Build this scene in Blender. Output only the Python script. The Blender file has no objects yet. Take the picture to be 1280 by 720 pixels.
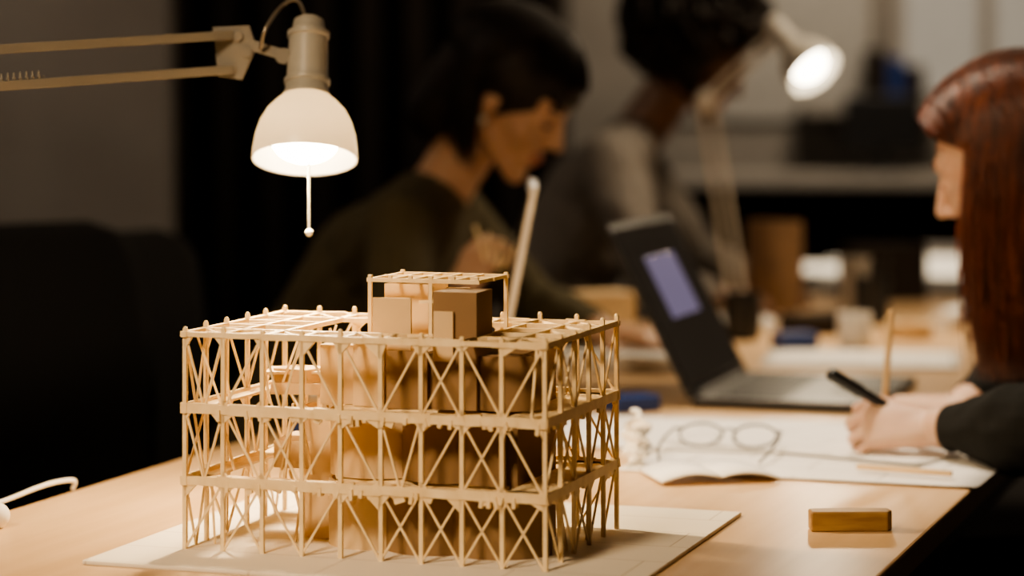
import bpy,bmesh,math,random,time
from mathutils import Vector as V, Matrix as M, noise
from mathutils.bvhtree import BVHTree
T0=time.time()
random.seed(7)
rad=math.radians
# ------------------------------------------------------------ materials
def mat(name,col,rough=.6,metal=0,col2=None,scale=20,stretch=(1,1,1),bump=0,emis=None,estr=0,spec=.5,detail=4,sss=0):
    m=bpy.data.materials.new(name); m.use_nodes=True
    nt=m.node_tree; b=nt.nodes['Principled BSDF']
    b.inputs['Base Color'].default_value=(*col,1); b.inputs['Roughness'].default_value=rough
    b.inputs['Metallic'].default_value=metal; b.inputs['Specular IOR Level'].default_value=spec
    if sss:
        b.inputs['Subsurface Weight'].default_value=sss; b.inputs['Subsurface Radius'].default_value=(1,.4,.2); b.inputs['Subsurface Scale'].default_value=.008
    tc=nt.nodes.new('ShaderNodeTexCoord'); mp=nt.nodes.new('ShaderNodeMapping'); mp.inputs['Scale'].default_value=stretch
    nz=nt.nodes.new('ShaderNodeTexNoise'); nz.inputs['Scale'].default_value=scale; nz.inputs['Detail'].default_value=detail
    nt.links.new(tc.outputs['Object'],mp.inputs['Vector']); nt.links.new(mp.outputs['Vector'],nz.inputs['Vector'])
    if col2 is None: col2=tuple(c*.82 for c in col)
    mx=nt.nodes.new('ShaderNodeMix'); mx.data_type='RGBA'
    cr=nt.nodes.new('ShaderNodeMapRange'); cr.inputs['From Min'].default_value=.35; cr.inputs['From Max'].default_value=.65
    nt.links.new(nz.outputs['Fac'],cr.inputs['Value']); nt.links.new(cr.outputs['Result'],mx.inputs['Factor'])
    mx.inputs['A'].default_value=(*col,1); mx.inputs['B'].default_value=(*col2,1)
    nt.links.new(mx.outputs['Result'],b.inputs['Base Color'])
    if bump:
        bp=nt.nodes.new('ShaderNodeBump'); bp.inputs['Strength'].default_value=bump; bp.inputs['Distance'].default_value=.002
        nt.links.new(nz.outputs['Fac'],bp.inputs['Height']); nt.links.new(bp.outputs['Normal'],b.inputs['Normal'])
    if emis: b.inputs['Emission Color'].default_value=(*emis,1); b.inputs['Emission Strength'].default_value=estr
    return m
def drawing_mat(name,base,line,scale=14,w=.5,h=.25,ms=.006):
    m=mat(name,base,.75); nt=m.node_tree; b=nt.nodes['Principled BSDF']
    tc=nt.nodes.new('ShaderNodeTexCoord'); br=nt.nodes.new('ShaderNodeTexBrick')
    br.inputs['Scale'].default_value=scale; br.inputs['Mortar Size'].default_value=ms; br.inputs['Brick Width'].default_value=w; br.inputs['Row Height'].default_value=h
    br.offset=.37; br.squash=1.6; br.squash_frequency=3
    br.inputs['Color1'].default_value=(*base,1); br.inputs['Color2'].default_value=(*[c*.98 for c in base],1); br.inputs['Mortar'].default_value=(*line,1)
    nt.links.new(tc.outputs['Object'],br.inputs['Vector']); nt.links.new(br.outputs['Color'],b.inputs['Base Color'])
    return m
def translucent_mat(name,col,tcol,fac):
    m=mat(name,col,.35,scale=8); nt=m.node_tree; b=nt.nodes['Principled BSDF']; out=nt.nodes['Material Output']
    t=nt.nodes.new('ShaderNodeBsdfTranslucent'); t.inputs['Color'].default_value=(*tcol,1); mx=nt.nodes.new('ShaderNodeMixShader'); mx.inputs[0].default_value=fac
    nt.links.new(b.outputs[0],mx.inputs[1]); nt.links.new(t.outputs[0],mx.inputs[2]); nt.links.new(mx.outputs[0],out.inputs['Surface']); return m
m_table=mat('birch_table',(.70,.48,.28),.36,col2=(.63,.42,.23),scale=5,stretch=(10,.6,1),bump=.04)
m_balsa=mat('balsa_wood',(.92,.74,.46),.6,col2=(.82,.63,.36),scale=60,bump=.1)
m_card=mat('cardboard',(.74,.56,.34),.8,col2=(.66,.48,.28),scale=14,bump=.05)
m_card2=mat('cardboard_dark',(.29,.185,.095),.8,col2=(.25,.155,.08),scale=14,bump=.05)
m_plan=drawing_mat('plan_sheet',(.84,.78,.68),(.62,.55,.46),4.2,.7,.33,.004)
m_paper=drawing_mat('paper_drawing',(.84,.81,.76),(.42,.40,.38),6,.9,.4,.006)
m_white=mat('white_paper',(.84,.82,.78),.7,col2=(.78,.76,.72))
m_lampw=mat('lamp_enamel',(.27,.25,.22),.38,col2=(.24,.22,.19),scale=8)
m_shade=translucent_mat('lamp_shade_enamel',(.40,.38,.34),(1,.80,.55),.07)
m_metal=mat('lamp_metal',(.35,.31,.26),.35,.6)
m_bulb=mat('bulb_glow',(1,.9,.7),.4,emis=(1,.82,.56),estr=44)
m_bulb2=mat('bulb_glow_b',(1,.9,.7),.4,emis=(1,.88,.68),estr=14)
m_black=mat('black_fabric',(.014,.013,.012),.85,bump=.1,scale=200,spec=.25)
m_plast=mat('black_plastic',(.013,.013,.014),.4)
m_key=mat('keys',(.02,.02,.022),.5)
m_whiteplastic=mat('white_plastic',(.72,.70,.66),.4)
m_screen=mat('screen_glass',(.008,.008,.010),.12)
m_glow=mat('screen_reflection_patch',(.05,.045,.07),.3,emis=(.38,.32,.54),estr=.30,scale=15)  # faint violet screen reflection, put in as a glowing colour patch
m_off=mat('screen_off',(.02,.02,.02),.2)
m_skin=mat('skin',(.64,.43,.32),.5,col2=(.58,.37,.27),scale=25,sss=.2)
m_skin2=mat('skin_tan',(.56,.35,.235),.5,col2=(.50,.30,.19),scale=25,sss=.2)
m_skin3=mat('skin_brown',(.19,.10,.06),.5,scale=25)
m_lip=mat('lips',(.42,.16,.12),.45)
m_hair1=mat('auburn_hair',(.21,.060,.024),.38,col2=(.050,.015,.008),scale=110,stretch=(1,1,.03),spec=.6)
m_hair2=mat('black_hair',(.016,.010,.007),.55,col2=(.009,.006,.005),scale=60,spec=.35)
m_sweat=mat('charcoal_sweater',(.018,.018,.017),.95,bump=.3,scale=300,spec=.2)
m_olive=mat('olive_sweater',(.085,.070,.036),.9,bump=.3,scale=200)
m_grey=mat('grey_shirt',(.20,.18,.16),.85,scale=30)
m_pants=mat('dark_trousers',(.02,.022,.03),.85)
m_shoe=mat('shoe',(.02,.02,.02),.5)
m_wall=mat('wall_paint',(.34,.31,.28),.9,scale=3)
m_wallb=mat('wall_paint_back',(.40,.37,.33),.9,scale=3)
m_dark=mat('dark_curtain',(.026,.018,.012),.95,scale=5)
m_floor=mat('floor_carpet',(.05,.045,.04),.9,scale=40)
m_ceil=mat('ceiling_paint',(.4,.38,.35),.9)
m_brown=mat('brown_clay',(.26,.16,.09),.6)
m_block=mat('oak_block',(.44,.28,.12),.45,col2=(.28,.16,.065),scale=15,stretch=(1,8,8))
m_pencil=mat('pencil_wood',(.76,.54,.30),.5)
m_blue=mat('blue_plastic',(.02,.05,.20),.4)
m_desk=mat('grey_desk',(.40,.37,.33),.6)
m_glass=mat('dark_frame',(.03,.025,.02),.3,.3)
m_pearl=mat('pearl',(.85,.8,.7),.2)
m_board=mat('whiteboard',(.55,.54,.51),.4)
# ------------------------------------------------------------ geometry helper
class G:
    def __init__(s): s.v=[];s.f=[];s.m=[]
    def add(s,vs,fs,mi=0):
        o=len(s.v); s.v+=[V(x) for x in vs]; s.f+=[tuple(i+o for i in f) for f in fs]; s.m+=[mi]*len(fs)
    def box(s,c,sz,R=None,mi=0):
        c=V(c);vs=[]
        for x in(-.5,.5):
            for y in(-.5,.5):
                for z in(-.5,.5):
                    p=V((x*sz[0],y*sz[1],z*sz[2])); vs.append(c+(R@p if R else p))
        s.add(vs,[(0,1,3,2),(4,6,7,5),(0,4,5,1),(2,3,7,6),(0,2,6,4),(1,5,7,3)],mi)
    def beam(s,a,b,w,h=None,mi=0):
        a=V(a);b=V(b);d=b-a
        if d.length<1e-6:return
        h=h or w; x=d.normalized(); up=V((0,0,1)) if abs(x.z)<.95 else V((0,1,0))
        y=up.cross(x).normalized(); z=x.cross(y)
        s.box((a+b)/2,(d.length,w,h),M((x,y,z)).transposed(),mi)
    def ell(s,c,r,R=None,nu=20,nv=12,mi=0):
        if not hasattr(r,'__len__'): r=(r,r,r)
        c=V(c);vs=[c+(R@V((0,0,r[2])) if R else V((0,0,r[2])))]
        for j in range(1,nv):
            t=math.pi*j/nv
            for i in range(nu):
                p=2*math.pi*i/nu; q=V((r[0]*math.sin(t)*math.cos(p),r[1]*math.sin(t)*math.sin(p),r[2]*math.cos(t)))
                vs.append(c+(R@q if R else q))
        q=V((0,0,-r[2])); vs.append(c+(R@q if R else q)); fs=[]
        for i in range(nu): fs.append((0,1+i,1+(i+1)%nu))
        for j in range(nv-2):
            for i in range(nu):
                a=1+j*nu+i;b=1+j*nu+(i+1)%nu; fs.append((a,a+nu,b+nu,b))
        n=len(vs)-1
        for i in range(nu): fs.append((n,n-nu+(i+1)%nu,n-nu+i))
        s.add(vs,fs,mi)
    def lathe(s,prof,Mx=None,n=32,mi=0):
        vs=[];fs=[]
        for r,z in prof:
            for i in range(n):
                a=2*math.pi*i/n; p=V((r*math.cos(a),r*math.sin(a),z)); vs.append(Mx@p if Mx else p)
        for j in range(len(prof)-1):
            for i in range(n):
                a=j*n+i;b=j*n+(i+1)%n; fs.append((a,b,b+n,a+n))
        s.add(vs,fs,mi)
    def tube(s,pts,r,n=8,mi=0,closed=False):
        pts=[V(p) for p in pts];N=len(pts);vs=[];fs=[]
        ref=None
        for k,p in enumerate(pts):
            if closed: t=pts[(k+1)%N]-pts[k-1]
            else: t=pts[min(k+1,N-1)]-pts[max(k-1,0)]
            t.normalize()
            if ref is None:
                ref=V((0,0,1)) if abs(t.z)<.9 else V((1,0,0))
            x=(ref-t*ref.dot(t)).normalized(); ref=x; y=t.cross(x)
            rr=r[k] if hasattr(r,'__len__') else r
            for i in range(n):
                a=2*math.pi*i/n; vs.append(p+x*rr*math.cos(a)+y*rr*math.sin(a))
        for k in range(N if closed else N-1):
            for i in range(n):
                a=k*n+i;b=k*n+(i+1)%n;c=((k+1)%N)*n+(i+1)%n;d=((k+1)%N)*n+i; fs.append((a,b,c,d))
        if not closed: fs.append(tuple(range(n))[::-1]); fs.append(tuple(range((N-1)*n,N*n)))
        s.add(vs,fs,mi)
    def cyl(s,a,b,r,r2=None,n=16,mi=0): s.tube([a,b],[r,r if r2 is None else r2],n,mi)
    def grid(s,fn,nu,nv,mi=0):
        vs=[fn(i/nu,j/nv) for j in range(nv+1) for i in range(nu+1)]
        fs=[(j*(nu+1)+i,j*(nu+1)+i+1,(j+1)*(nu+1)+i+1,(j+1)*(nu+1)+i) for j in range(nv) for i in range(nu)]
        s.add(vs,fs,mi)
    def prism(s,poly,z0,z1,Mx=None,mi=0):
        n=len(poly); vs=[V((x,y,z0)) for x,y in poly]+[V((x,y,z1)) for x,y in poly]
        if Mx: vs=[Mx@p for p in vs]
        fs=[tuple(range(n))[::-1],tuple(range(n,2*n))]+[(i,(i+1)%n,n+(i+1)%n,n+i) for i in range(n)]
        s.add(vs,fs,mi)
    def obj(s,name,mats,root=None,smooth=True,bevel=0,loc=None,rz=0,solid=0,allsmooth=False):
        me=bpy.data.meshes.new(name); me.from_pydata(s.v,[],s.f)
        for m in (mats if isinstance(mats,list) else [mats]): me.materials.append(m)
        me.polygons.foreach_set('material_index',s.m)
        if not allsmooth: me.validate()
        if smooth:
            me.polygons.foreach_set('use_smooth',[True]*len(me.polygons))
            if not allsmooth:
                try: me.set_sharp_from_angle(angle=rad(38))
                except Exception: pass
        o=bpy.data.objects.new(name,me); bpy.context.collection.objects.link(o)
        if solid:
            md=o.modifiers.new('solid','SOLIDIFY'); md.thickness=solid; md.offset=0
        if bevel:
            md=o.modifiers.new('bev','BEVEL'); md.width=bevel; md.segments=2; md.limit_method='ANGLE'
        if loc: o.location=loc
        o.rotation_euler=(0,0,rz)
        if root: o.parent=root
        return o
def group(name,loc=(0,0,0),rz=0):
    e=bpy.data.objects.new(name,None); e.empty_display_size=.05; bpy.context.collection.objects.link(e)
    e.location=loc; e.rotation_euler=(0,0,rz); return e
def keepworld(o,root):
    o.parent=root; o.matrix_parent_inverse=(M.Translation(root.location)@M.Rotation(root.rotation_euler.z,4,'Z')).inverted()
def spline(c,n):
    pts=[]
    for i in range(n+1):
        t=i/n*(len(c)-1);k=min(int(t),len(c)-2);f=t-k
        p0=c[max(k-1,0)];p1=c[k];p2=c[k+1];p3=c[min(k+2,len(c)-1)]
        pts.append(.5*((2*p1)+(p2-p0)*f+(2*p0-5*p1+4*p2-p3)*f*f+(3*p1-p0-3*p2+p3)*f**3))
    return pts
TA=rad(-19.5); n_=V((math.cos(TA),math.sin(TA),0)); r_=V((-math.sin(TA),math.cos(TA),0))
def T(s,t,z=.75): p=n_*s+r_*t; return V((p.x,p.y,z))
ZT=.75
# ------------------------------------------------------------ room
def room():
    g=G();g.box((0,3.9,-.05),(7.2,12,.1));g.obj('floor',m_floor,smooth=False)
    g=G();g.box((0,3.9,2.85),(7.2,12,.1));g.obj('ceiling',m_ceil,smooth=False)
    g=G();g.box((0,9.25,1.4),(7.2,.1,2.8));g.obj('wall_back',m_wallb,smooth=False)
    g=G();g.box((3.15,3.9,1.4),(.1,10.6,2.8));g.obj('wall_right',m_wall,smooth=False)
    g=G();g.box((-3.15,3.9,1.4),(.1,10.6,2.8));g.obj('wall_left',m_wall,smooth=False)
    g=G();g.box((0,-1.45,1.4),(6.2,.1,2.8));g.obj('wall_front',m_wall,smooth=False)
    g=G();g.box((-1.955,5.95,1.4),(2.28,.12,2.8));g.obj('wall_partition',m_wall,smooth=False)
    g=G();g.box((0,9.185,.05),(6.2,.02,.1));g.obj('baseboard_back',m_desk,smooth=False)
    g=G();g.grid(lambda u,v:V((-1.7+1.9*u,8.9+.04*math.sin(u*70),.02+2.7*v)),240,2);g.obj('dark_curtain',m_dark,solid=.004)
    w=group('window_1',(1.75,9.18,1.75))
    g=G();g.box((0,0,0),(.62,.03,1.1),mi=0)
    for x in(-.33,0,.33): g.box((x,-.03,0),(.05,.05,1.2),mi=1)
    for z in(-.58,.58): g.box((0,-.03,z),(.7,.05,.05),mi=1)
    g.obj('frame_and_pane',[mat('dusk_pane',(.3,.3,.3),.3,emis=(.55,.48,.38),estr=.32),m_desk],w,smooth=False)
    g=G();g.box((.95,9.17,1.55),(.75,.03,.9),mi=0)
    for x in(.56,1.34): g.box((x,9.15,1.55),(.03,.03,.94),mi=1)
    g.obj('whiteboard',[m_board,m_metal],smooth=False)
    c=group('sideboard',(1.15,8.3,0))
    g=G();g.box((0,0,.91),(1.5,.5,.04));g.box((-.7,0,.45),(.04,.46,.88),mi=1);g.box((.7,0,.45),(.04,.46,.88),mi=1);g.box((0,.2,.45),(1.4,.03,.88),mi=1);g.box((0,0,.45),(1.4,.4,.03),mi=1)
    g.obj('carcass',[m_desk,m_dark],c,smooth=False,bevel=.004)
    mo=group('computer_monitor',(1.24,8.3,.93))
    g=G();g.box((0,0,.17),(.26,.03,.18));g.cyl((0,.02,0),(0,.02,.12),.02);g.box((0,.02,.005),(.16,.12,.01));g.obj('screen_and_stand',m_plast,mo,smooth=False,bevel=.004)
    sh=group('wall_shelf',(1.30,9.0,1.14)); g=G(); g.box((0,0,0),(.5,.25,.03)); g.obj('board',m_desk,sh,smooth=False)
    b=group('storage_binder',(1.40,8.98,1.157))
    g=G()
    for i in range(3): g.box((-.09+i*.07,0,.10-.015*i),(.06,.16,.20-.03*i),mi=(i+1)%2)
    g.obj('binders',[m_blue,m_dark],b,smooth=False,bevel=.004)
room()
# ------------------------------------------------------------ tables
def table(name,s0,s1,t0,t1,mt):
    c=T((s0+s1)/2,(t0+t1)/2,0); e=group(name,c,TA)
    g=G();g.box((0,0,ZT-.014),(s1-s0,t1-t0,.028));g.obj('top',mt,e,smooth=False,bevel=.003)
    g=G()
    a=(s1-s0)/2-.05;b=(t1-t0)/2-.06
    for x in(-a,a):
        for y in(-b,b): g.box((x,y,(ZT-.028)/2),(.05,.05,ZT-.028))
    for x in(-a,a): g.box((x,0,ZT-.06),(.025,2*b-.05,.05))
    for y in(-b,b): g.box((0,y,ZT-.06),(2*a-.05,.025,.05))
    g.obj('frame_legs',m_plast,e,smooth=False,bevel=.003)
table('work_table',-1.38,-.440,1.75,5.45,m_table)
table('work_table',-1.30,-.50,5.75,7.3,m_desk)
# ------------------------------------------------------------ architectural model
MW,MD,MH=.362,.235,.206
ML=V((-.3137,2.381,ZT)); MA=rad(-18.5)
BT=.004
def archmodel():
    root=group('architectural_model',(ML.x,ML.y,ZT+BT),MA)
    R=random.Random(3)
    nx,ny=9,5; fx=MW/nx; fy=MD/ny; lv=[0,.066,.135,MH]
    g=G(); pw=.0040
    def jit(a): return (R.random()-.5)*a
    peri=[(i*fx,0) for i in range(nx+1)]+[(i*fx,MD) for i in range(nx+1)]+[(0,j*fy) for j in range(1,ny)]+[(MW,j*fy) for j in range(1,ny)]
    for x,y in peri:
        h=MH+.006+jit(.004); a=x+jit(.002)
        g.beam((a+jit(.002),y,0),(a,y,h),pw)
        g.ell((a,y,h),.0024,nu=8,nv=6)
    for k in(1,2,3):
        z=lv[k]; h=.0095 if k<3 else .0055
        for y in(0,MD):
            px=-.004
            while px<MW+.003:
                q=min(px+.012+R.random()*.03,MW+.004); g.beam((px,y,z+jit(.0012)),(q,y,z+jit(.0012)),.006,h+jit(.003)); px=q-.0005
                if q>=MW+.004: break
        for x in(0,MW): g.beam((x,-.004,z),(x,MD+.004,z+jit(.002)),.006,h)
    def gus(p,d,z,sz,sg,ht):
        p=V((p[0],p[1],z));d=V((d[0],d[1],0));w=V((d.y,-d.x,0))*.002
        a=p;b=p+d*sz;c=p+V((0,0,sg*ht))
        g.add([a-w,b-w,c-w,a+w,b+w,c+w],[(0,1,2),(5,4,3),(0,3,4,1),(1,4,5,2),(2,5,3,0)])
    for x,y in peri:
        for k in(1,2,3):
            dirs=[]
            if y in(0,MD): dirs+=[(1,0),(-1,0)]
            if x in(0,MW) : dirs+=[(0,1),(0,-1)]
            for d in dirs:
                nxp=(x+d[0]*.02,y+d[1]*.02)
                if nxp[0]<-.001 or nxp[0]>MW+.001 or nxp[1]<-.001 or nxp[1]>MD+.001: continue
                if R.random()<.7: gus((x,y),d,lv[k]-.003,.005+R.random()*.012,-1,.005+R.random()*.013)
                if k<3 and R.random()<.35: gus((x,y),d,lv[k]+.003,.004+R.random()*.006,1,.008)
    for k in(1,2):
        for i in range(30):
            x=R.random()*MW; g.beam((x,0,lv[k]),(x+jit(.008),0,lv[k]-.006-R.random()*.005),.0035,.004+R.random()*.008)
        for i in range(14):
            y=R.random()*MD; g.beam((MW,y,lv[k]),(MW,y+jit(.008),lv[k]-.006-R.random()*.005),.0035,.004+R.random()*.008)
    bw=.0020
    def brace(p,q,z0,z1,kind):
        a0=(*p,z0);a1=(*p,z1);b0=(*q,z0);b1=(*q,z1)
        if kind in 'X/': g.beam(a0,b1,bw)
        if kind in 'X\\': g.beam(a1,b0,bw)
        if kind=='V': m=((p[0]+q[0])/2,(p[1]+q[1])/2,z0); g.beam(a1,m,bw);g.beam(b1,m,bw)
    pf=[['/','X','\\','/','\\','X','X','X','X'],['V','\\','X','/','\\','V','/','X','\\'],['V','/','V','\\','\\','/','X','\\','/']]
    for k in range(3):
        for i in range(nx):
            brace((i*fx,0),((i+1)*fx,0),lv[k],lv[k+1],pf[k][i])
            brace((i*fx,MD),((i+1)*fx,MD),lv[k],lv[k+1],R.choice('/\\V/'))
        for j in range(ny):
            brace((MW,j*fy),(MW,(j+1)*fy),lv[k],lv[k+1],R.choice('X/\\/'))
            brace((0,j*fy),(0,(j+1)*fy),lv[k],lv[k+1],R.choice('\\/V/'))
    z=MH; ins=fy
    for y in(ins,MD-ins): g.beam((0,y,z),(MW,y,z),.0045)
    for x in(fx,MW-fx,fx*2.1): g.beam((x,0,z),(x,MD,z),.0045)
    for i in range(nx+1):
        g.beam((i*fx,0,z),(i*fx,ins,z),.004); g.beam((i*fx,MD-ins,z),(i*fx,MD,z),.004)
        if i<nx:
            g.beam((i*fx,0,z),((i+1)*fx,ins,z),.0026) if i%2 else g.beam(((i+1)*fx,0,z),(i*fx,ins,z),.0026)
            g.beam((i*fx,MD,z),((i+1)*fx,MD-ins,z),.0026) if i%2 else g.beam(((i+1)*fx,MD,z),(i*fx,MD-ins,z),.0026)
        for (yy,dy) in((0,1),(ins,-1),(MD-ins,1),(MD,-1)):
            for dx in(-1,1):
                xx=i*fx
                if 0<=xx+dx*.02<=MW:
                    a=.012; g.add([(xx,yy,z+.002),(xx+dx*a,yy,z+.002),(xx,yy+dy*a,z+.002),(xx,yy,z-.002),(xx+dx*a,yy,z-.002),(xx,yy+dy*a,z-.002)],[(0,1,2),(5,4,3),(0,3,4,1),(1,4,5,2),(2,5,3,0)])
    for j in range(ny+1):
        g.beam((0,j*fy,z),(fx*2.1,j*fy,z),.004); g.beam((MW-fx*2,j*fy,z),(MW,j*fy,z),.004)
        if j<ny:
            g.beam((0,j*fy,z),(fx,(j+1)*fy,z),.0026); g.beam((MW,j*fy,z),(MW-fx,(j+1)*fy,z),.0026)
    g.beam((MW-fx*2,0,z),(MW-fx*2,MD,z),.004)
    for i in range(22):
        k=R.randrange(3); x=R.random()*.13+.006; y=.02+R.random()*(MD-.04); a=R.random()*6.28; l=.01+R.random()*.02
        g.beam((x,y,lv[k]),(min(max(x+l*math.cos(a),0),MW),min(max(y+l*math.sin(a),0),MD),lv[k+1]-.002),.0022)
    for i in range(10):
        k=R.randrange(3); x=.31+R.random()*.045; y=.02+R.random()*(MD-.04)
        g.beam((x,y,lv[k]),(x+jit(.02),y+jit(.03),lv[k+1]),.0024)
    g.obj('stick_frame',m_balsa,root,smooth=False)
    g=G()
    for k in(1,2):
        z=lv[k]
        g.box((MW/2,.016,z),(MW-.006,.028,.003)); g.box((MW/2,MD-.010,z),(MW-.006,.016,.003))
        g.box((MW-.024,MD/2,z),(.04,MD-.006,.003)); g.box((.225,.12,z),(.17,.15,.003))
        g.box((.010,MD/2,z),(.014,MD-.006,.003))
        g.box((.07,.14,z+.012*k),(.085,.055,.003),M.Rotation(.15*k,3,'Z'))
    g.obj('floor_plates',m_balsa,root,smooth=False,bevel=.0008)
    g=G()
    def bx(x0,x1,y0,y1,z0,z1,mi=0,rz=0): g.box(((x0+x1)/2,(y0+y1)/2,(z0+z1)/2),(x1-x0,y1-y0,z1-z0),M.Rotation(rz,3,'Z'),mi)
    def arc(cx,cy,r,a0,a1,z0,z1,mi=0,n=22):
        po=[(cx+r*math.cos(a0+(a1-a0)*i/n),cy+r*math.sin(a0+(a1-a0)*i/n)) for i in range(n+1)]
        pi=[(cx+(r-.003)*math.cos(a0+(a1-a0)*i/n),cy+(r-.003)*math.sin(a0+(a1-a0)*i/n)) for i in range(n+1)]
        vs=[V((x,y,z0)) for x,y in po]+[V((x,y,z1)) for x,y in po]+[V((x,y,z0)) for x,y in pi]+[V((x,y,z1)) for x,y in pi]; m=n+1; fs=[]
        for i in range(n): fs+=[(i,i+1,m+i+1,m+i),(2*m+i+1,2*m+i,3*m+i,3*m+i+1),(m+i,m+i+1,3*m+i+1,3*m+i),(i+1,i,2*m+i,2*m+i+1)]
        fs+=[(0,m,3*m,2*m),(n,2*m+n,3*m+n,m+n)]
        g.add(vs,fs,mi)
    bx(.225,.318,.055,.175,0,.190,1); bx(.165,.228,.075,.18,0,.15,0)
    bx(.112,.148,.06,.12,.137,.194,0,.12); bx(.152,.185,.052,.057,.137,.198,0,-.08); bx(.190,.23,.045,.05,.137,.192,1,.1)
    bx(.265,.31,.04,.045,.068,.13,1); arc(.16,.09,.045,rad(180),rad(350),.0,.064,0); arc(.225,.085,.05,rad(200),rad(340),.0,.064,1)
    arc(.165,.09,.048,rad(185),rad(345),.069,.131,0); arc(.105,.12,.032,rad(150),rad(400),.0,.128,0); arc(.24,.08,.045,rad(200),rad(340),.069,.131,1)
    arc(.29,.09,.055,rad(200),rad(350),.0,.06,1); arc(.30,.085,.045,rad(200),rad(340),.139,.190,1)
    bx(.04,.09,.10,.16,.139,.150,0,.2); bx(.045,.085,.11,.15,.150,.163,0,-.2); bx(.05,.1,.09,.16,.068,.095,0,.1)
    bx(.165,.225,.085,.178,.15,.19,0)
    # light tower block with a leaning front panel, darker tower block beside it
    bx(.160,.206,.115,.172,.19,.250,0); bx(.166,.204,.070,.074,.15,.240,0,.1)
    bx(.212,.236,.150,.154,.19,.245,0)
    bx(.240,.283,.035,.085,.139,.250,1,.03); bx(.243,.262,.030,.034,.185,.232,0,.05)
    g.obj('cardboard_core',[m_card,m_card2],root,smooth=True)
    g=G(); tz=.2555
    for y in(.090,.135,.178): g.beam((.152,y,tz),(.268,y,tz),.0038)
    for x in(.155,.176,.197,.218,.241,.265):
        g.beam((x,.088,tz),(x,.18,tz),.0034); g.beam((x,.090,MH-.01 if x in(.155,.218) else tz),(x,.090,tz+.005),.0036)
    for x in(.155,.265): g.beam((x,.178,MH-.01),(x,.178,tz+.004),.0036)
    g.box((.186,.14,tz-.001),(.045,.04,.002)); g.beam((.206,.090,.235),(.240,.090,.237),.003)
    g.obj('tower_frame',m_balsa,root,smooth=False)
    b=group('site_plan_board',(ML.x,ML.y,ZT),MA)
    g=G();g.box((.1965,.145,BT/2),(.523,.46,BT));g.obj('board',m_plan,b,smooth=False,bevel=.0008)
archmodel()
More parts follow.
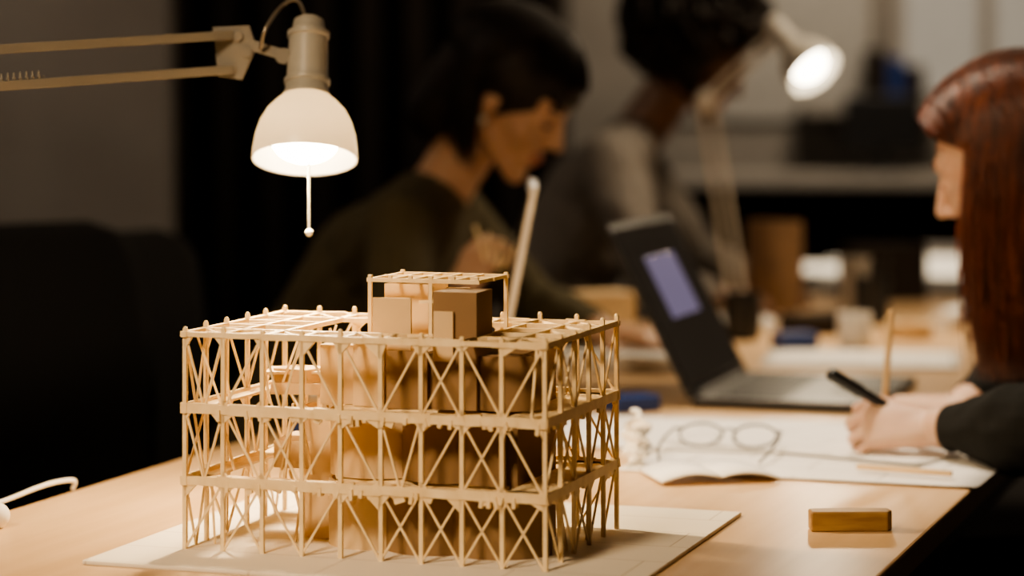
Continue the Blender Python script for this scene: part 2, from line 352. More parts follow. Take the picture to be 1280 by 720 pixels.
# ------------------------------------------------------------ desk lamps
def shade(g,base,ax,s=1,gb=None,gn=None):
    z=V(ax).normalized(); x=V((1,0,0)); x=(x-z*x.dot(z)).normalized(); y=z.cross(x)
    Mx=M.Translation(V(base))@M((x,y,z)).transposed().to_4x4()@M.Scale(s,4)
    g.lathe([(.0555,.001),(.0572,0),(.0575,.002),(.0568,.012),(.0545,.028),(.050,.043),(.043,.056),(.034,.066),(.026,.073)],Mx,48)
    gn.lathe([(.0001,.0715),(.0262,.0715),(.0265,.074),(.0240,.079),(.0235,.086),(.0255,.088),(.0255,.092),(.0225,.094),(.0215,.14),(.0235,.142),(.0235,.147),(.0185,.150),(.0165,.162),(.010,.166),(.0001,.167)],Mx,48)
    gb.ell(Mx@V((0,0,.020)),(.036*s,.036*s,.022*s),M((x,y,z)).transposed())
    return Mx
def lamp1():
    base=V((-.2240,2.68,1.1194)); ax=V((0,.34,.94)).normalized()
    root=group('desk_lamp',(-.62,2.40,ZT)); 
    g=G();gb=G();gn=G(); Mx=shade(g,base,ax,1,gb,gn)
    o=g.obj('shade',m_shade);keepworld(o,root);o=gb.obj('bulb',m_bulb);keepworld(o,root);o=gn.obj('lamp_neck',mat('neck_enamel',(.42,.40,.36),.38));keepworld(o,root)
    g=G()
    top=Mx@V((0,0,.155)); neck=Mx@V((-.022,0,.12)); j=V((-.300,2.72,1.236)); far=V((-.66,2.44,1.205))
    d=(j-far).normalized(); up=V((0,0,1))
    g.beam(neck,j+V((.015,0,.008)),.010,.012); g.cyl(neck+V((-.004,-.012,0)),neck+V((-.004,.012,0)),.009)
    g.add([j+V(p) for p in [(-.028,-.005,.028),(.012,-.005,.030),(.020,-.005,.006),(.004,-.005,-.030),(-.022,-.005,-.026),(-.028,.005,.028),(.012,.005,.030),(.020,.005,.006),(.004,.005,-.030),(-.022,.005,-.026)]],[(0,1,2,3,4),(9,8,7,6,5),(0,5,6,1),(1,6,7,2),(2,7,8,3),(3,8,9,4),(4,9,5,0)])
    for p in((0,-.008,.018),(-.008,-.008,-.018),(.010,-.008,.0)): g.cyl(j+V(p),j+V(p)+V((0,.016,0)),.006)
    for dz in(.020,-.018): g.beam(j+up*dz-d*.01,far+up*dz,.009,.010)
    g.beam(far+V((0,-.006,.028)),far+V((0,-.006,-.035)),.03,.006); g.beam(far+V((0,.006,.028)),far+V((0,.006,-.035)),.03,.006)
    base2=V((-.60,2.34,ZT+.05))
    for dx in(-.014,.014): g.beam(far+V((dx,0,-.02)),base2+V((dx,0,0)),.009)
    g.cyl(base2-V((0,0,.05)),base2+V((0,0,.02)),.014); g.box(base2-V((0,0,.042)),(.06,.05,.014)); g.box(base2-V((.045,0,.045)),(.05,.05,.010)); 
    sp=[];a=far+up*-.012+d*.03;b=far+d*.22+up*-.010
    for i in range(180):
        t=i/179;p=a.lerp(b,t);an=t*2*math.pi*27; sp.append(p+V((0,math.cos(an)*.005,math.sin(an)*.005)))
    g.tube(sp,.0012,5)
    o=g.obj('arm',m_lampw,smooth=True,bevel=.0012);keepworld(o,root)
    g=G(); c=[top,top+V((-.012,.0,.028)),top+V((-.03,0,.022)),V((-.268,2.70,1.262)),V((-.275,2.71,1.24))]
    g.tube(spline(c,24),.0022); o=g.obj('cord',m_metal);keepworld(o,root)
    g=G(); q=base+V((.006,-.018,.01)); e=V((q.x,q.y,1.042)); g.cyl(q,e,.0011,n=8); g.ell(e,.0042,nu=12,nv=8)
    o=g.obj('pull_cord',m_whiteplastic);keepworld(o,root)
    L=bpy.data.lights.new('lamp_bulb_light','SPOT'); L.energy=18; L.color=(1,.74,.43); L.spot_size=rad(164); L.spot_blend=.4; L.shadow_soft_size=.024
    lo=bpy.data.objects.new('lamp_bulb_light',L); bpy.context.collection.objects.link(lo); lo.location=base-ax*.012
    lo.rotation_euler=(-ax).to_track_quat('-Z','Y').to_euler(); keepworld(lo,root)
lamp1()
def lamp2():
    base=V((.565,4.62,1.232)); ax=V((-.46,.56,.60)).normalized()
    root=group('desk_lamp',(.43,4.72,ZT)); g=G();gb=G();gn=G(); Mx=shade(g,base,ax,.95,gb,gn)
    m2=mat('grey_enamel',(.45,.43,.39),.38); o=g.obj('shade',m2);keepworld(o,root);o=gb.obj('bulb',m_bulb2);keepworld(o,root);o=gn.obj('lamp_neck',m2);keepworld(o,root)
    g=G(); a=V((.43,4.72,ZT+.05)); b=V((.37,4.72,1.18)); c=Mx@V((0,0,.13))
    for dx in(-.014,.014): g.beam(a+V((dx,0,0)),b+V((dx,0,0)),.009); g.beam(b+V((0,0,dx)),c+V((0,0,dx)),.008)
    g.cyl(b+V((0,-.015,0)),b+V((0,.015,0)),.02); g.cyl(a+V((0,0,-.05)),a,.02); g.lathe([(.0001,.0),(.075,.0),(.075,.012),(.06,.02),(.0001,.022)],M.Translation((.43,4.72,ZT)),32)
    o=g.obj('arm',m_whiteplastic,bevel=.001);keepworld(o,root)
    L=bpy.data.lights.new('lamp_bulb_light','SPOT'); L.energy=8; L.color=(1,.80,.54); L.spot_size=rad(150); L.spot_blend=.6; L.shadow_soft_size=.04
    lo=bpy.data.objects.new('lamp_bulb_light',L); bpy.context.collection.objects.link(lo); lo.location=base-ax*.01
    lo.rotation_euler=(-ax).to_track_quat('-Z','Y').to_euler(); keepworld(lo,root)
lamp2()
# ------------------------------------------------------------ chairs
def chair(loc,yaw,lean=14,top=1.0):
    root=group('office_chair',(loc[0],loc[1],0),yaw)
    g=G();g.box((0,0,.435),(.46,.46,.055));o=g.obj('seat',m_black,root,bevel=.025);o.modifiers['bev'].segments=4
    g=G(); z0,z1=.53,top
    def f(u,v):
        w=.165+.07*v
        k=1.0
        if v>.84: k=math.sqrt(max(0,1-((v-.84)/.16)**2))*.32+.68
        if v<.1: k=.75+.25*math.sqrt(1-((.1-v)/.1)**2)
        y=(u*2-1)*w*k; x=-.23+.05*(y/.22)**2-math.tan(rad(lean))*(z1-z0)*v+.03*math.sin(v*3.1)
        return V((x,y,z0+(z1-z0)*v))
    g.grid(f,18,24); g.obj('backrest',m_black,root,solid=.03)
    g=G(); g.beam((-.12,0,.41),(-.29,0,.42),.06,.02); g.beam((-.285,0,.41),(-.285,0,.62),.05,.02)
    g.cyl((0,0,.1),(0,0,.41),.028); g.box((0,0,.40),(.2,.16,.025))
    for i in range(5):
        a=2*math.pi*i/5; e=V((.27*math.cos(a),.27*math.sin(a),.075)); g.beam((0,0,.10),e,.045,.03); g.cyl(e+V((-.012*math.sin(a),.012*math.cos(a),-.045)),e+V((.012*math.sin(a),-.012*math.cos(a),-.045)),.03)
    g.obj('base',m_plast,root,bevel=.004)
chair((-.50,3.62),rad(-35),16,.985)
# ------------------------------------------------------------ people
def sphpts(c,r,R=None,nu=12,nv=8):
    g=G(); g.ell(c,r,R,nu,nv); return g.v
class Body:
    def __init__(s): s.parts=[]
    def hull(s,lab,items,nu=14,nv=10):
        pts=[]
        for it in items:
            c,r=it[0],it[1]; R=it[2] if len(it)>2 else None
            pts+=sphpts(V(c),r,R,nu,nv)
        bm=bmesh.new()
        for p in pts: bm.verts.new(p)
        r=bmesh.ops.convex_hull(bm,input=bm.verts)
        loose=[v for v in bm.verts if not v.link_faces]
        bmesh.ops.delete(bm,geom=loose,context='VERTS')
        bmesh.ops.recalc_face_normals(bm,faces=bm.faces)
        bm.verts.index_update()
        s.parts.append((lab,[v.co.copy() for v in bm.verts],[tuple(v.index for v in f.verts) for f in bm.faces])); bm.free()
    def build(s,name,mats,voxel,smooth,root,wrinkle=0,wlabs=(1,)):
        g=G()
        for l,v,f in s.parts: g.add(v,f,0)
        me=bpy.data.meshes.new(name+'_src'); me.from_pydata(g.v,[],g.f); o=bpy.data.objects.new(name+'_src',me); bpy.context.collection.objects.link(o)
        md=o.modifiers.new('r','REMESH'); md.mode='VOXEL'; md.voxel_size=voxel
        md=o.modifiers.new('s','SMOOTH'); md.iterations=smooth; md.factor=.5
        dg=bpy.context.evaluated_depsgraph_get(); nm=bpy.data.meshes.new_from_object(o.evaluated_get(dg)); nm.name=name
        bpy.data.objects.remove(o)
        labs=sorted(set(l for l,_,_ in s.parts)); trees={}
        for lb in labs:
            q=G()
            for l,v,f in s.parts:
                if l==lb: q.add(v,f,0)
            trees[lb]=BVHTree.FromPolygons(q.v,q.f)
        nm.materials.clear()
        for m in mats: nm.materials.append(m)
        n=len(nm.polygons)
        cs=[p.center.copy() for p in nm.polygons]; disp=set(); idx=[0]*n
        for k,c in enumerate(cs):
            best=None
            if len(trees)>1:
                for lb,t in trees.items():
                    d=t.find_nearest(c,.02)[3]
                    if d is None: continue
                    if lb in(4,5): d-=.0012
                    if best is None or d<best[0]: best=(d,lb)
            idx[k]=best[1] if best else 0
        nm.polygons.foreach_set('material_index',idx)
        nm.polygons.foreach_set('use_smooth',[True]*n)
        if wrinkle:
            for p in nm.polygons:
                if idx[p.index] in wlabs: disp.update(p.vertices)
            nor=[v.normal.copy() for v in nm.vertices]; co=[v.co.copy() for v in nm.vertices]
            flat=[]
            for i,c in enumerate(co):
                if i in disp: c=c+nor[i]*wrinkle*(noise.noise(c*16)+.5*noise.noise(c*38))
                flat+=[c.x,c.y,c.z]
            nm.vertices.foreach_set('co',flat)
        nm.update()
        ob=bpy.data.objects.new(name,nm); bpy.context.collection.objects.link(ob); keepworld(ob,root); return ob
def frame(F):
    F=V(F).normalized(); U=V((0,0,1)); U=(U-F*U.dot(F)).normalized(); L=U.cross(F)
    return M((F,L,U)).transposed()
def head(B,O,R):
    O=V(O)
    def w(p): return O+R@V(p)
    def h(lab,*it): B.hull(lab,[(w(c),r,R) for c,r in it],16,12)
    h(0,((-.012,0,.035),(.092,.074,.085))); h(0,((.03,0,-.005),(.058,.058,.075)),((.02,0,-.05),(.05,.048,.04)))
    for s in(-1,1):
        h(0,((.0,s*.045,-.048),.02),((.066,s*.008,-.092),.016)); h(0,((.052,s*.034,-.022),.024)); h(0,((.078,s*.012,.034),.011),((.062,s*.042,.036),.012))
        h(0,((.071,s*.031,.012),(.012,.0145,.0105)))
        h(0,((-.006,s*.073,-.002),(.016,.007,.028)),((-.002,s*.071,-.022),(.008,.006,.01)))
        h(5,((.0855,s*.018,.034),(.004,.006,.0025)),((.077,s*.040,.037),(.004,.006,.0022)))
        h(5,((.083,s*.022,.005),(.0022,.004,.0014)),((.0785,s*.040,.006),(.0022,.004,.0014)))
        h(0,((.090,s*.009,-.025),.0082))
    h(0,((.080,0,.024),.008),((.105,0,-.019),.0095)); h(0,((.066,0,-.094),(.018,.02,.017)))
    h(4,((.084,0,-.050),(.011,.021,.005))); h(4,((.082,0,-.060),(.011,.018,.0055))); h(0,((.07,0,-.055),(.018,.028,.026)))
    h(0,((-.02,0,-.03),(.052,.05,.05)))
    return w
def hand(B,wr,f,dorsal,side,curl=(25,35,25),thumb=20,sc=1.0,spread=3,lab=0):
    x=V(f).normalized(); z=V(dorsal); z=(z-x*z.dot(x)).normalized(); y=z.cross(x)*side; wr=V(wr)
    def w(a,b,c): return wr+(x*a+y*b+z*c)*sc
    R=M((x,y,z)).transposed()
    B.hull(lab,[(w(-.01,0,0),(.02*sc,.024*sc,.017*sc),R),(w(.03,.0,0),(.02*sc,.032*sc,.015*sc),R)])
    B.hull(lab,[(w(.02,.012,0),.015*sc),(w(.02,-.014,0),.014*sc),(w(.082,.029,0),.0115*sc),(w(.080,-.030,-.002),.0100*sc),(w(.088,.008,.002),.0115*sc)])
    fin=[(.086,.030,.072,.0084),(.090,.010,.079,.0086),(.086,-.0115,.074,.0082),(.078,-.031,.058,.0074)]
    for i,(kx,ky,ln,r) in enumerate(fin):
        p=w(kx,ky,0); a=0; sp=rad(spread*(1.5-i)); c0=[c+ (i-1)*3 for c in curl]
        rr=r*sc
        for j,fr in enumerate((.45,.31,.24)):
            a+=rad(c0[j]); d=(x*math.cos(a)*math.cos(sp)+y*math.sin(sp)-z*math.sin(a))
            q=p+d*ln*fr*sc; r2=rr*.9; B.hull(lab,[(p,rr),(q,r2)],10,8); p=q; rr=r2
    p=w(.018,.022,-.006); a=rad(thumb); rr=.0135*sc
    for j,(ln,aa) in enumerate(((.042,0),(.033,18),(.027,20))):
        ang=rad(48-aa*(j)); d=(x*math.cos(ang)+y*math.sin(ang)*math.cos(a)-z*math.sin(a)*1.0).normalized()
        q=p+d*ln*sc; r2=rr*.85; B.hull(lab,[(p,rr),(q,r2)],10,8); p=q; rr=r2; a+=rad(10)
    return w
def torso(B,J,sc=1.0):
    P=V(J['pel']);N=V(J['neck']);sl=V(J['shL']);sr=V(J['shR'])
    up=(N-P).normalized(); lat=(sl-sr); lat=(lat-up*lat.dot(up)).normalized(); fw=lat.cross(up)
    R=M((lat,fw,up)).transposed(); back=-fw*.03
    wst=P.lerp(N,.38)+back; ch=P.lerp(N,.70)+back*.6
    hp=M((lat,V((lat.y,-lat.x,0)),V((0,0,1)))).transposed()
    B.hull(2,[(P,(.17*sc,.13*sc,.10*sc),hp)])
    B.hull(1,[(P+up*.05,(.155*sc,.115*sc,.08*sc),R),(wst,(.135*sc,.10*sc,.07*sc),R)])
    B.hull(1,[(wst,(.135*sc,.10*sc,.07*sc),R),(ch,(.155*sc,.11*sc,.09*sc),R)])
    B.hull(1,[(ch,(.15*sc,.105*sc,.08*sc),R),(sl,.052*sc),(sr,.052*sc),(N-up*.035+back*.3,(.065,.055,.03),R)])
    B.hull(1,[(sl,.05*sc),(N-up*.02,(.055,.05,.025),R),(sr,.05*sc)])
    H=V(J['head']); HR=J['hr']
    B.hull(0,[(N-up*.03,.048*sc),(H+HR@V((-.025,0,-.055)),.047*sc)])
    b=J.get('bag',1.0)
    for S in 'LR':
        sh=V(J['sh'+S]);el=V(J['el'+S]);wr=V(J['wr'+S])
        B.hull(1,[(sh,.056*sc*b),(sh.lerp(el,.5),.049*sc*b)]);B.hull(1,[(sh.lerp(el,.45),.049*sc*b),(el,.041*sc*b)])
        d=(wr-el); B.hull(1,[(el,.041*sc*b),(el+d*.35,.043*sc*b)]);B.hull(1,[(el+d*.35,.043*sc*b),(el+d*J.get('cuff',.90),.033*sc)])
        B.hull(0,[(el+d*.7,.027*sc),(wr,(.0245*sc))])
        hpnt=P+(lat if S=='L' else -lat)*.085*sc; kn=V(J['kn'+S]);an=V(J['an'+S])
        B.hull(2,[(hpnt,.088*sc),(kn,.058*sc)]);B.hull(2,[(kn,.058*sc),(kn.lerp(an,.35),.056*sc)]);B.hull(2,[(kn.lerp(an,.35),.056*sc),(an,.042*sc)])
        t=V(J['toe'+S]); B.hull(3,[(an+V((0,0,-.045)),.038),(t,(.036,.036,.026))])
def legs(J,pel,fs,dist=.43):
    f=n_*fs; l=V((0,0,1)).cross(f)
    for S,k in(('L',1),('R',-1)):
        kn=V(pel)+f*dist+l*.10*k; kn.z=.535; J['kn'+S]=kn; an=kn+f*.05; an.z=.09; J['an'+S]=an; t=an+f*.15; t.z=.028; J['toe'+S]=t
def strand_obj(name,lines,r,mt,root):
    g=G()
    for pts in lines:
        n=len(pts); g.tube(pts,[r*(1 if i<n-3 else .6-.18*(i-n+3)) for i in range(n)],3)
    o=g.obj(name,mt,allsmooth=True); keepworld(o,root); return o
# --- woman on the right, auburn hair
def woman_right():
    root=group('woman_drawing',(.97,3.10,0)); B=Body(); J={}
    J['pel']=(.985,3.10,.555); J['head']=V((.640,3.20,1.096)); HR=frame((-.80,.46,-.40)); J['hr']=HR
    J['neck']=(.735,3.165,.995); J['shL']=(.775,2.99,.935); J['shR']=(.80,3.34,.945)
    J['elL']=(.640,2.865,.806); J['wrL']=(.517,3.000,.786); J['elR']=(.70,3.36,.80); J['wrR']=(.585,3.22,.782); J['cuff']=.80; J['bag']=1.28
    legs(J,J['pel'],-1); torso(B,J); w=head(B,J['head'],HR)
    hand(B,J['wrL'],(-.93,.30,.06),(-.1,-.72,.68),-1,curl=(42,60,38),thumb=34,sc=.97,spread=3)
    hand(B,J['wrR'],(-.96,-.12,-.02),(-.1,-.35,.93),1,curl=(14,28,20),thumb=18,sc=.97)
    B.build('body',[m_skin,m_sweat,m_pants,m_shoe,m_lip,m_hair1],.0032,2,root,.006)
    O=J['head']; H=Body()
    H.hull(0,[(O+HR@V((-.028,0,.040)),(.090,.080,.086),HR)],18,14)
    for s in(1,-1):
        a=O+HR@V((-.045,s*.052,.02)); b=a+V((.035,-.02*s,-.17)); c=V((a.x+.05,a.y-.015*s,.89))
        H.hull(0,[(a,(.050,.028,.05)),(b,(.046,.028,.05))]);H.hull(0,[(b,(.046,.028,.05)),(c,(.032,.022,.04))])
    H.hull(0,[(O+HR@V((-.08,0,.02)),(.03,.06,.06),HR),(O+HR@V((-.08,0,-.1))+V((.03,0,-.12)),(.03,.07,.05),HR)])
    H.build('hair_mass',[m_hair1],.005,4,root)
    R=random.Random(5); lines=[]
    for n in range(4800):
        s=1 if R.random()<.74 else -1
        a0=-.105+R.random()*.193; k=1.0+R.random()**2*.13; rs=math.sqrt(max(.05,1-(a0/.122)**2)); pts=[]; tm=rad(86+R.random()*16)
        fr=max(0,a0-.02)/.07; wv=R.random()*6; off=(R.random()-.5)*.012; fz=(R.random()-.5)*.012
        for i in range(11):
            q=i/10; t=tm*q; a=a0+.014*fr*math.sin(math.pi*min(1,q*1.15))-(.018+.034*fr)*q*q+.002*math.sin(q*6+wv)+fz*q
            pts.append(O+HR@V((-.022+a,off*(1-q)+s*.088*max(rs,.5)*math.sin(t)*k,.040+.094*max(rs,.35+.3*fr)*math.cos(t)*k)))
        p=pts[-1].copy(); ze=.825+R.random()*.12; nst=11; dz=(p.z-ze)/nst; dx=(.030 if fr>0 else .04)*(.1+1.5*R.random()); ph=R.random()*6; am=.003+.006*R.random()
        for i in range(nst):
            f=(i+1)/nst
            pts.append(V((p.x+dx*f*f+am*(math.sin(f*5+ph)-math.sin(ph)),p.y-s*.012*math.sin(f*3.1)+am*math.sin(f*7+ph)*f,p.z-dz*(i+1))))
        lines.append(pts)
    strand_obj('hair_strands',lines,.0009,m_hair1,root)
    el=V(J['elL']);wr=V(J['wrL']); ax=(wr-el).normalized(); c=wr-ax*.018; x=V((0,0,1)); x=(x-ax*x.dot(ax)).normalized(); y=ax.cross(x)
    g=G(); g.tube([c+(x*math.cos(a)+y*math.sin(a))*.0275 for a in [2*math.pi*i/24 for i in range(24)]],.0022,6,closed=True); o=g.obj('bracelet',m_plast);keepworld(o,root)
    g=G(); p0=V((.456,3.055,.770)); p1=V((.466,3.050,.925)); d=(p1-p0).normalized(); g.tube([p0,p1],.0042,6); g.tube([p0,p0-d*.012],[.0042,.0006],6); g.obj('pencil',m_pencil)
    g=G(); a=V((.460,3.030,.808)); b=V((.388,3.020,.850)); d=(b-a).normalized(); g.tube([a,a+d*.04,a+d*.0405,b,b+d*.004],[.0065,.0068,.0086,.0082,.004],16); g.obj('marker_pen',m_plast)
woman_right()
chair((1.02,3.08),TA+math.pi,6,.98)
# --- woman in the middle, dark bob
def woman_mid():
    root=group('woman_seated',(-.40,4.12,0)); B=Body(); J={}
    J['pel']=(-.40,4.12,.555); J['head']=V((.000,3.95,1.180)); HR=frame((.80,-.32,-.56)); J['hr']=HR
    J['neck']=(-.105,3.975,1.055); J['shL']=(-.10,4.135,.985); J['shR']=(-.17,3.80,.985)
    J['elR']=(-.17,3.66,.802); J['wrR']=(-.085,3.70,.880); J['elL']=(.035,4.24,.835); J['wrL']=(.14,4.06,.805)
    legs(J,J['pel'],1); torso(B,J,1.05); w=head(B,J['head'],HR)
    hand(B,J['wrR'],(.42,.12,.78),(-.5,-.6,.3),1,curl=(30,40,25),thumb=25,sc=.9)
    hand(B,J['wrL'],(.92,-.25,-.10),(.05,-.2,.97),-1,curl=(16,25,18),thumb=18)
    B.build('body',[m_skin2,m_olive,m_pants,m_shoe,m_lip,m_hair2],.0044,3,root,.005)
    O=J['head']; H=Body()
    H.hull(0,[(O+HR@V((-.022,0,.048)),(.102,.090,.092),HR)],18,14)
    H.hull(0,[(O+HR@V((-.065,0,.03)),(.078,.092,.080),HR),(O+HR@V((-.095,0,-.08)),(.055,.080,.055),HR)])
    H.hull(0,[(O+HR@V((.055,0,.085)),(.030,.058,.016),HR),(O+HR@V((.080,0,.050)),(.015,.050,.014),HR)])
    H.build('hair_mass',[m_hair2],.006,4,root)
    R=random.Random(8); lines=[]
    for n in range(1400):
        k=1.0+R.random()*.08
        if R.random()<.35:
            ph=rad(-60+120*R.random()); tm=rad(62+R.random()*14); pts=[]
            for i in range(9):
                t=rad(-20)+(tm+rad(20))*i/8; pts.append(O+HR@V((-.022+.116*math.sin(t)*math.cos(ph)*k,.090*math.sin(t)*math.sin(ph)*k,.048+.095*math.cos(t)*k)))
        else:
            s=R.choice((1,-1)); a0=-.11+R.random()*.16; rs=math.sqrt(max(.05,1-(a0/.130)**2)); pts=[]; tm=rad(95)
            for i in range(9):
                t=tm*i/8; a=a0-.06*max(0,(a0+.06)/.1)*(t/1.6)**1.5
                pts.append(O+HR@V((-.022+a,s*.096*rs*math.sin(t)*k,.048+.097*rs*math.cos(t)*k)))
            p=pts[-1]; ln=.08+R.random()*.09
            for i in range(5): pts.append(p+V((-.012*(i+1)/5,0,-ln*(i+1)/5)))
        lines.append(pts)
    strand_obj('hair_strands',lines,.0015,m_hair2,root)
    g=G(); g.ell(O+HR@V((.0,-.079,-.034)),.0060); o=g.obj('earring',m_pearl);keepworld(o,root)
    g=G(); a=V((-.035,3.69,.93))
    for i in range(4): g.beam(a+V((.006*i,0,0)),a+V((-.02+.02*i,.01,.065-.01*i)),.004)
    o=g.obj('balsa_offcuts',m_balsa); keepworld(o,root)
woman_mid()
chair((-.44,4.14),TA,8,.95)
# --- third person, curly hair
def person3():
    root=group('student_curly_hair',(.02,5.3,0)); B=Body(); J={}
    J['pel']=(.02,5.30,.555); J['head']=V((.395,5.19,1.262)); HR=frame((.80,-.35,-.50)); J['hr']=HR
    J['neck']=(.28,5.20,1.135); J['shL']=(.25,5.38,1.05); J['shR']=(.20,5.02,1.055)
    J['elR']=(.27,4.84,.825); J['wrR']=(.385,4.86,.80); J['elL']=(.42,5.36,.83); J['wrL']=(.50,5.20,.80)
    legs(J,J['pel'],1); torso(B,J,1.15); head(B,J['head'],HR)
    hand(B,J['wrR'],(.95,-.1,-.1),(0,-.2,.97),1); hand(B,J['wrL'],(.9,-.3,-.1),(0,-.2,.97),-1)
    B.build('body',[m_skin3,m_grey,m_pants,m_shoe,m_lip,m_hair2],.006,3,root,.006)
    O=J['head']; g=G(); R=random.Random(2)
    for i in range(700):
        d=V((R.gauss(0,1),R.gauss(0,1),R.gauss(0,1))).normalized()
        if d.x>.5 and d.z<.25: continue
        if d.z<-.75: continue
        p=O+HR@V((-.045+d.x*.145,d.y*.145,.055+d.z*.138)); rr=.013+R.random()*.012
        a=V((R.gauss(0,1),R.gauss(0,1),R.gauss(0,1))).normalized(); b=a.orthogonal().normalized(); c=a.cross(b)
        g.tube([p+(b*math.cos(t)+c*math.sin(t))*rr for t in [2*math.pi*q/10 for q in range(10)]],.007,5,closed=True)
    g.ell(O+HR@V((-.055,0,.062)),(.125,.130,.125),HR,24,16)
    o=g.obj('hair_curls',m_hair2); keepworld(o,root)
person3()
chair((-.02,5.32),TA,8,.95)
# ------------------------------------------------------------ laptops
def laptop(name,loc,rz,w,d,lid,tilt,mb,mk,ms,mg,lt=.006):
    root=group(name,loc,rz); t=.014
    g=G();g.box((d/2,w/2,t/2+.001),(d,w,t));g.obj('base',mb,root,smooth=False,bevel=.003)
    g=G()
    for r in range(5):
        for c in range(14): g.box((.035+r*.0195,.03+(w-.06)*(c+.5)/14,t+.0018),(.016,(w-.06)/14*.84,.0018))
    g.box((d*.8,w/2,t+.0014),(d*.26,w*.30,.0008)); g.obj('keyboard',mk,root,smooth=False)
    R=M.Rotation(-rad(tilt),3,'Y')
    g=G(); o=V((0,0,t)); g.box(o+R@V((-lt/2,w/2,lid/2)),(lt,w,lid),R,0); g.cyl((0,.04,t),(0,w-.04,t),.006,mi=0)
    g.box(o+R@V((.0005,w/2,lid/2+.004)),(.0012,w-.02,lid-.03),R,1)
    g.box(o+R@V((.0014,w*.5,lid*.60)),(.0008,w*.46,lid*.36),R,2)
    g.obj('lid',[mb,ms,mg],root,smooth=False,bevel=.0012)
laptop('laptop',(.252,3.48,ZT),rad(-18),.36,.26,.272,27,m_plast,m_key,m_screen,m_glow)
laptop('white_laptop',(-.026,3.50,ZT+.052),rad(180),.33,.235,.262,11,m_whiteplastic,m_key,m_screen,m_off,.010)
g=G()
for i,(a,b) in enumerate(((.27,.30),(.26,.31))): g.box((-.15,3.335,ZT+.0125+.026*i),(a,b,.024),M.Rotation(.03*i,3,'Z'),i)
g.obj('book_stack',[m_blue,m_card],smooth=False,bevel=.002)
# ------------------------------------------------------------ table clutter
def sheet(x,y,w,h,a,z=.0008,mt=m_paper,name='drawing_sheet'):
    g=G(); g.grid(lambda u,v:V(((u-.5)*w,(v-.5)*h,.0006+.0035*max(0,abs(v-.5)*2-.8)*5*(.3+u)*.5)),12,12)
    return g.obj(name,mt,loc=(x,y,ZT+z),rz=rad(a),solid=.0005)
sheet(.37,2.97,.42,.30,-20,.0006); sheet(.23,3.20,.40,.30,-14,.0018); sheet(.41,3.13,.36,.27,-36,.0030); sheet(.58,4.12,.32,.26,-10,.001)
sheet(.90,6.20,.60,.42,-20,.002,m_white,'paper_sheet'); sheet(1.10,6.55,.46,.34,-35,.004,m_white,'paper_sheet')
g=G()
g.grid(lambda u,v:V((-.07+.07*u,(v-.5)*.10,.001+.006*math.sin(u*3.14)+.004*u)),10,2); g.grid(lambda u,v:V((.07*u,(v-.5)*.10,.001+.006*math.sin(u*3.14)+.004*(1-u))),10,2)
g.obj('open_notebook',m_white,loc=(.226,2.845,ZT+.004),rz=rad(12),solid=.002)
g=G(); g.beam((.40,2.875,ZT+.009),(.50,2.82,ZT+.009),.006); g.obj('colour_pencil',m_pencil)
def glasses():
    root=group('eyeglasses',(.268,3.08,ZT+.004),rad(-14)); g=G()
    for s in(-1,1):
        pts=[]
        for i in range(28):
            a=2*math.pi*i/28; ca,sa=math.cos(a),math.sin(a); x=s*.034+.027*ca*(1+.06*sa); z=.013+.0115*sa; pts.append(V((x,.018*sa,z)))
        g.tube(pts,.0015,6,closed=True)
        g.tube([(s*.060,.010,.019),(s*.067,-.002,.020),(s*.070,-.05,.016),(s*.068,-.11,.010),(s*.062,-.135,.004),(s*.060,-.145,.002)],.0015,6)
        g.tube([(s*.012,-.004,.014),(s*.009,-.012,.010),(s*.010,-.012,.006)],.001,5)
    g.tube([(-.008,.010,.018),(0,.012,.021),(.008,.010,.018)],.0015,6)
    g.obj('frame',m_glass,root)
glasses()
g=G(); g.prism([(-.042,-.012),(.036,-.014),(.042,-.004),(.041,.012),(.0,.016),(-.041,.012)],0,.020); g.obj('oak_wood_block',m_block,smooth=False,bevel=.002,loc=(.342,2.508,ZT),rz=rad(3))
g=G(); g.ell((0,0,.033),(.012,.014,.033),nu=26,nv=20)
for i,v in enumerate(g.v): g.v[i]=v+V((noise.noise(v*90),noise.noise(v*90+V((5,5,5))),noise.noise(v*70)*.4))*.018
g.v=[V((v.x,v.y,max(v.z,0))) for v in g.v]
g.obj('crumpled_paper',m_white,loc=(.148,2.94,ZT+.0),smooth=False)
def pot(name,x,y,r,h,mt,wall=.004):
    g=G(); g.lathe([(.0001,0),(r*.85,0),(r*.92,h*.1),(r,h*.5),(r*.98,h),(r*.98-wall,h),(r-wall,h*.5),(r*.85-wall,.006),(.0001,.006)],n=32); return g.obj(name,mt,loc=(x,y,ZT))
pot('clay_pot',.535,5.05,.058,.185,m_brown)
pot('white_cup',.598,4.33,.030,.060,m_white)
pot('dark_mug',.415,4.46,.034,.085,m_plast); pot('glass_tumbler',.70,5.05,.030,.11,m_desk); pot('tape_roll',.72,4.50,.045,.028,m_card,.018)
e=group('pencil_cup',(.69,4.76,ZT)); g=G(); g.lathe([(.0001,0),(.033,0),(.035,.09),(.032,.09),(.03,.005),(.0001,.005)]); g.obj('cup',m_plast,e)
g=G(); R=random.Random(4)
for i in range(7): a=R.random()*6.28; g.cyl((.012*math.cos(a),.012*math.sin(a),.008),(.035*math.cos(a),.035*math.sin(a),.11+.03*R.random()),.0035,n=6)
g.obj('pencils',m_plast,e)
g=G(); g.box((.155,4.30,ZT+.05),(.10,.07,.10),M.Rotation(.4,3,'Z')); g.obj('card_box',m_card,smooth=False,bevel=.003)
g=G(); g.box((.20,4.02,ZT+.014),(.26,.19,.026),M.Rotation(-.3,3,'Z')); g.obj('sketch_pad',m_white,smooth=False,bevel=.003)
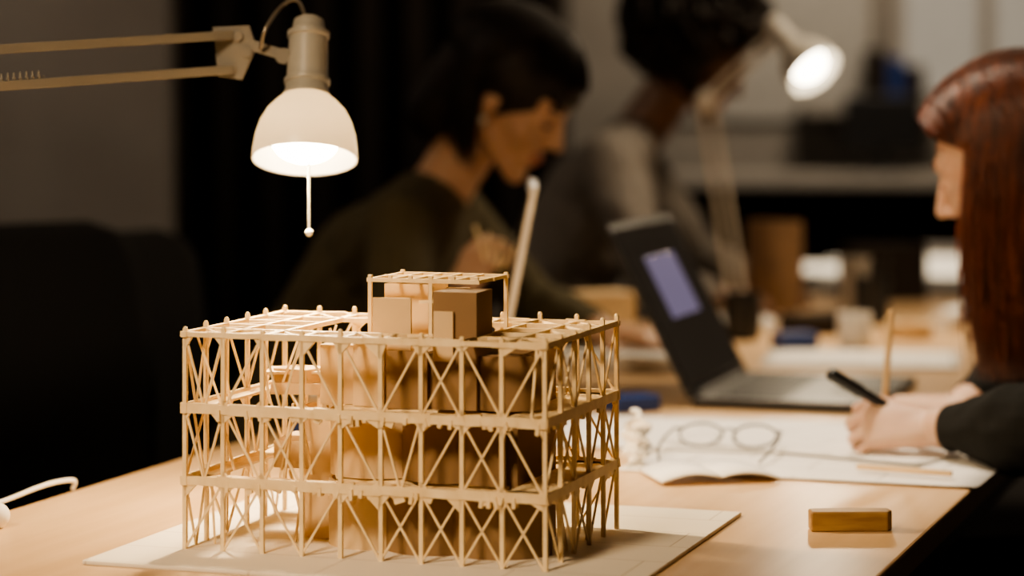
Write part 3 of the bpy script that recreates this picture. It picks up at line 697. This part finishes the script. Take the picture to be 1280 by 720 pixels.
g=G(); g.box((.165,3.45,ZT+.012),(.07,.05,.022),M.Rotation(.5,3,'Z')); g.obj('blue_eraser_box',m_blue,smooth=False,bevel=.003)
g=G(); g.box((.49,4.30,ZT+.015),(.07,.05,.028),M.Rotation(.3,3,'Z')); g.obj('blue_sticky_notes',m_blue,smooth=False,bevel=.002)
g=G(); g.prism([(-.07,-.025),(.06,-.03),(.075,0),(.06,.03),(-.07,.025),(-.08,0)],0,.040); g.obj('pencil_case',m_dark,smooth=False,bevel=.010,loc=(.565,4.56,ZT),rz=rad(15))
g=G(); g.cyl((.80,4.62,ZT+.02),(.98,5.0,ZT+.02),.02); g.obj('rolled_drawing',m_white)
g=G(); g.box((.80,5.35,ZT+.06),(.16,.12,.12),M.Rotation(.2,3,'Z')); g.obj('supply_box',m_dark,smooth=False,bevel=.004)
g=G(); c=[V((-.60,2.56,ZT+.003)),V((-.545,2.60,ZT+.010)),V((-.505,2.68,ZT+.018)),V((-.485,2.74,ZT+.014)),V((-.487,2.75,ZT+.003))]
g.tube(spline(c,32),.0026,8); g.ell((-.522,2.515,ZT+.013),.013); g.obj('white_charging_cable',m_white)
# ------------------------------------------------------------ lights
def area(name,loc,tgt,size,power,col,spread=180):
    L=bpy.data.lights.new(name,'AREA'); L.shape='DISK'; L.size=size; L.energy=power; L.color=col; L.spread=rad(spread)
    o=bpy.data.objects.new(name,L); bpy.context.collection.objects.link(o); o.location=loc; o.rotation_euler=(V(tgt)-V(loc)).to_track_quat('-Z','Y').to_euler()
def spot(name,loc,tgt,e,col,ang,soft=.1,blend=.8):
    L=bpy.data.lights.new(name,'SPOT'); L.energy=e; L.color=col; L.spot_size=rad(ang); L.spot_blend=blend; L.shadow_soft_size=soft
    lo=bpy.data.objects.new(name,L); bpy.context.collection.objects.link(lo); lo.location=loc; lo.rotation_euler=(V(tgt)-V(loc)).to_track_quat('-Z','Y').to_euler()
spot('ceiling_spot_right',(.05,3.45,2.5),(.34,3.08,.75),155,(1,.83,.62),36)
spot('fill_spot_hair',(.15,1.7,2.5),(.72,3.10,1.0),38,(1,.78,.55),20,.15)  # added fill to bring out the sheen of the auburn hair, no fixture
spot('fill_spot_far_table',(.9,6.3,2.6),(1.0,6.35,.75),200,(1,.84,.62),34)  # added fill that brightens the sheets on the second table
area('fill_light_back',(1.3,7.2,2.6),(1.3,8.6,1.0),.8,26,(1,.82,.62))  # added fill for the back of the room, no fixture there
area('fill_light_left',(-1.6,4.2,2.6),(-1.6,5.9,1.2),.6,11,(1,.82,.64))  # added fill that lifts the partition behind the empty chair
area('fill_light_mid',(1.3,4.6,2.5),(.3,4.5,.9),.3,8,(1,.80,.56),90)  # added fill from the right for the middle woman's face
area('fill_light_front',(-1.1,.5,2.55),(-.15,2.5,.85),.5,5.0,(1,.74,.46),50)  # added warm fill from behind the camera for the model's front
w=bpy.data.worlds.new('world'); bpy.context.scene.world=w; w.use_nodes=True
w.node_tree.nodes['Background'].inputs[0].default_value=(1,.85,.7,1); w.node_tree.nodes['Background'].inputs[1].default_value=.01
vs=bpy.context.scene.view_settings
try: vs.view_transform='AgX'; vs.look='AgX - Medium High Contrast'
except Exception: pass
vs.exposure=.2
# ------------------------------------------------------------ camera
cd=bpy.data.cameras.new('camera'); co=bpy.data.objects.new('camera',cd); bpy.context.collection.objects.link(co)
cd.sensor_width=36; cd.lens=3100/1280*36; cd.shift_y=-.1875; co.location=(0,0,1.1885); co.rotation_euler=(rad(90),0,0)
cd.dof.use_dof=True; cd.dof.focus_distance=2.45; cd.dof.aperture_fstop=2.4; cd.clip_start=.05
bpy.context.scene.camera=co
print('script done',time.time()-T0,flush=True)
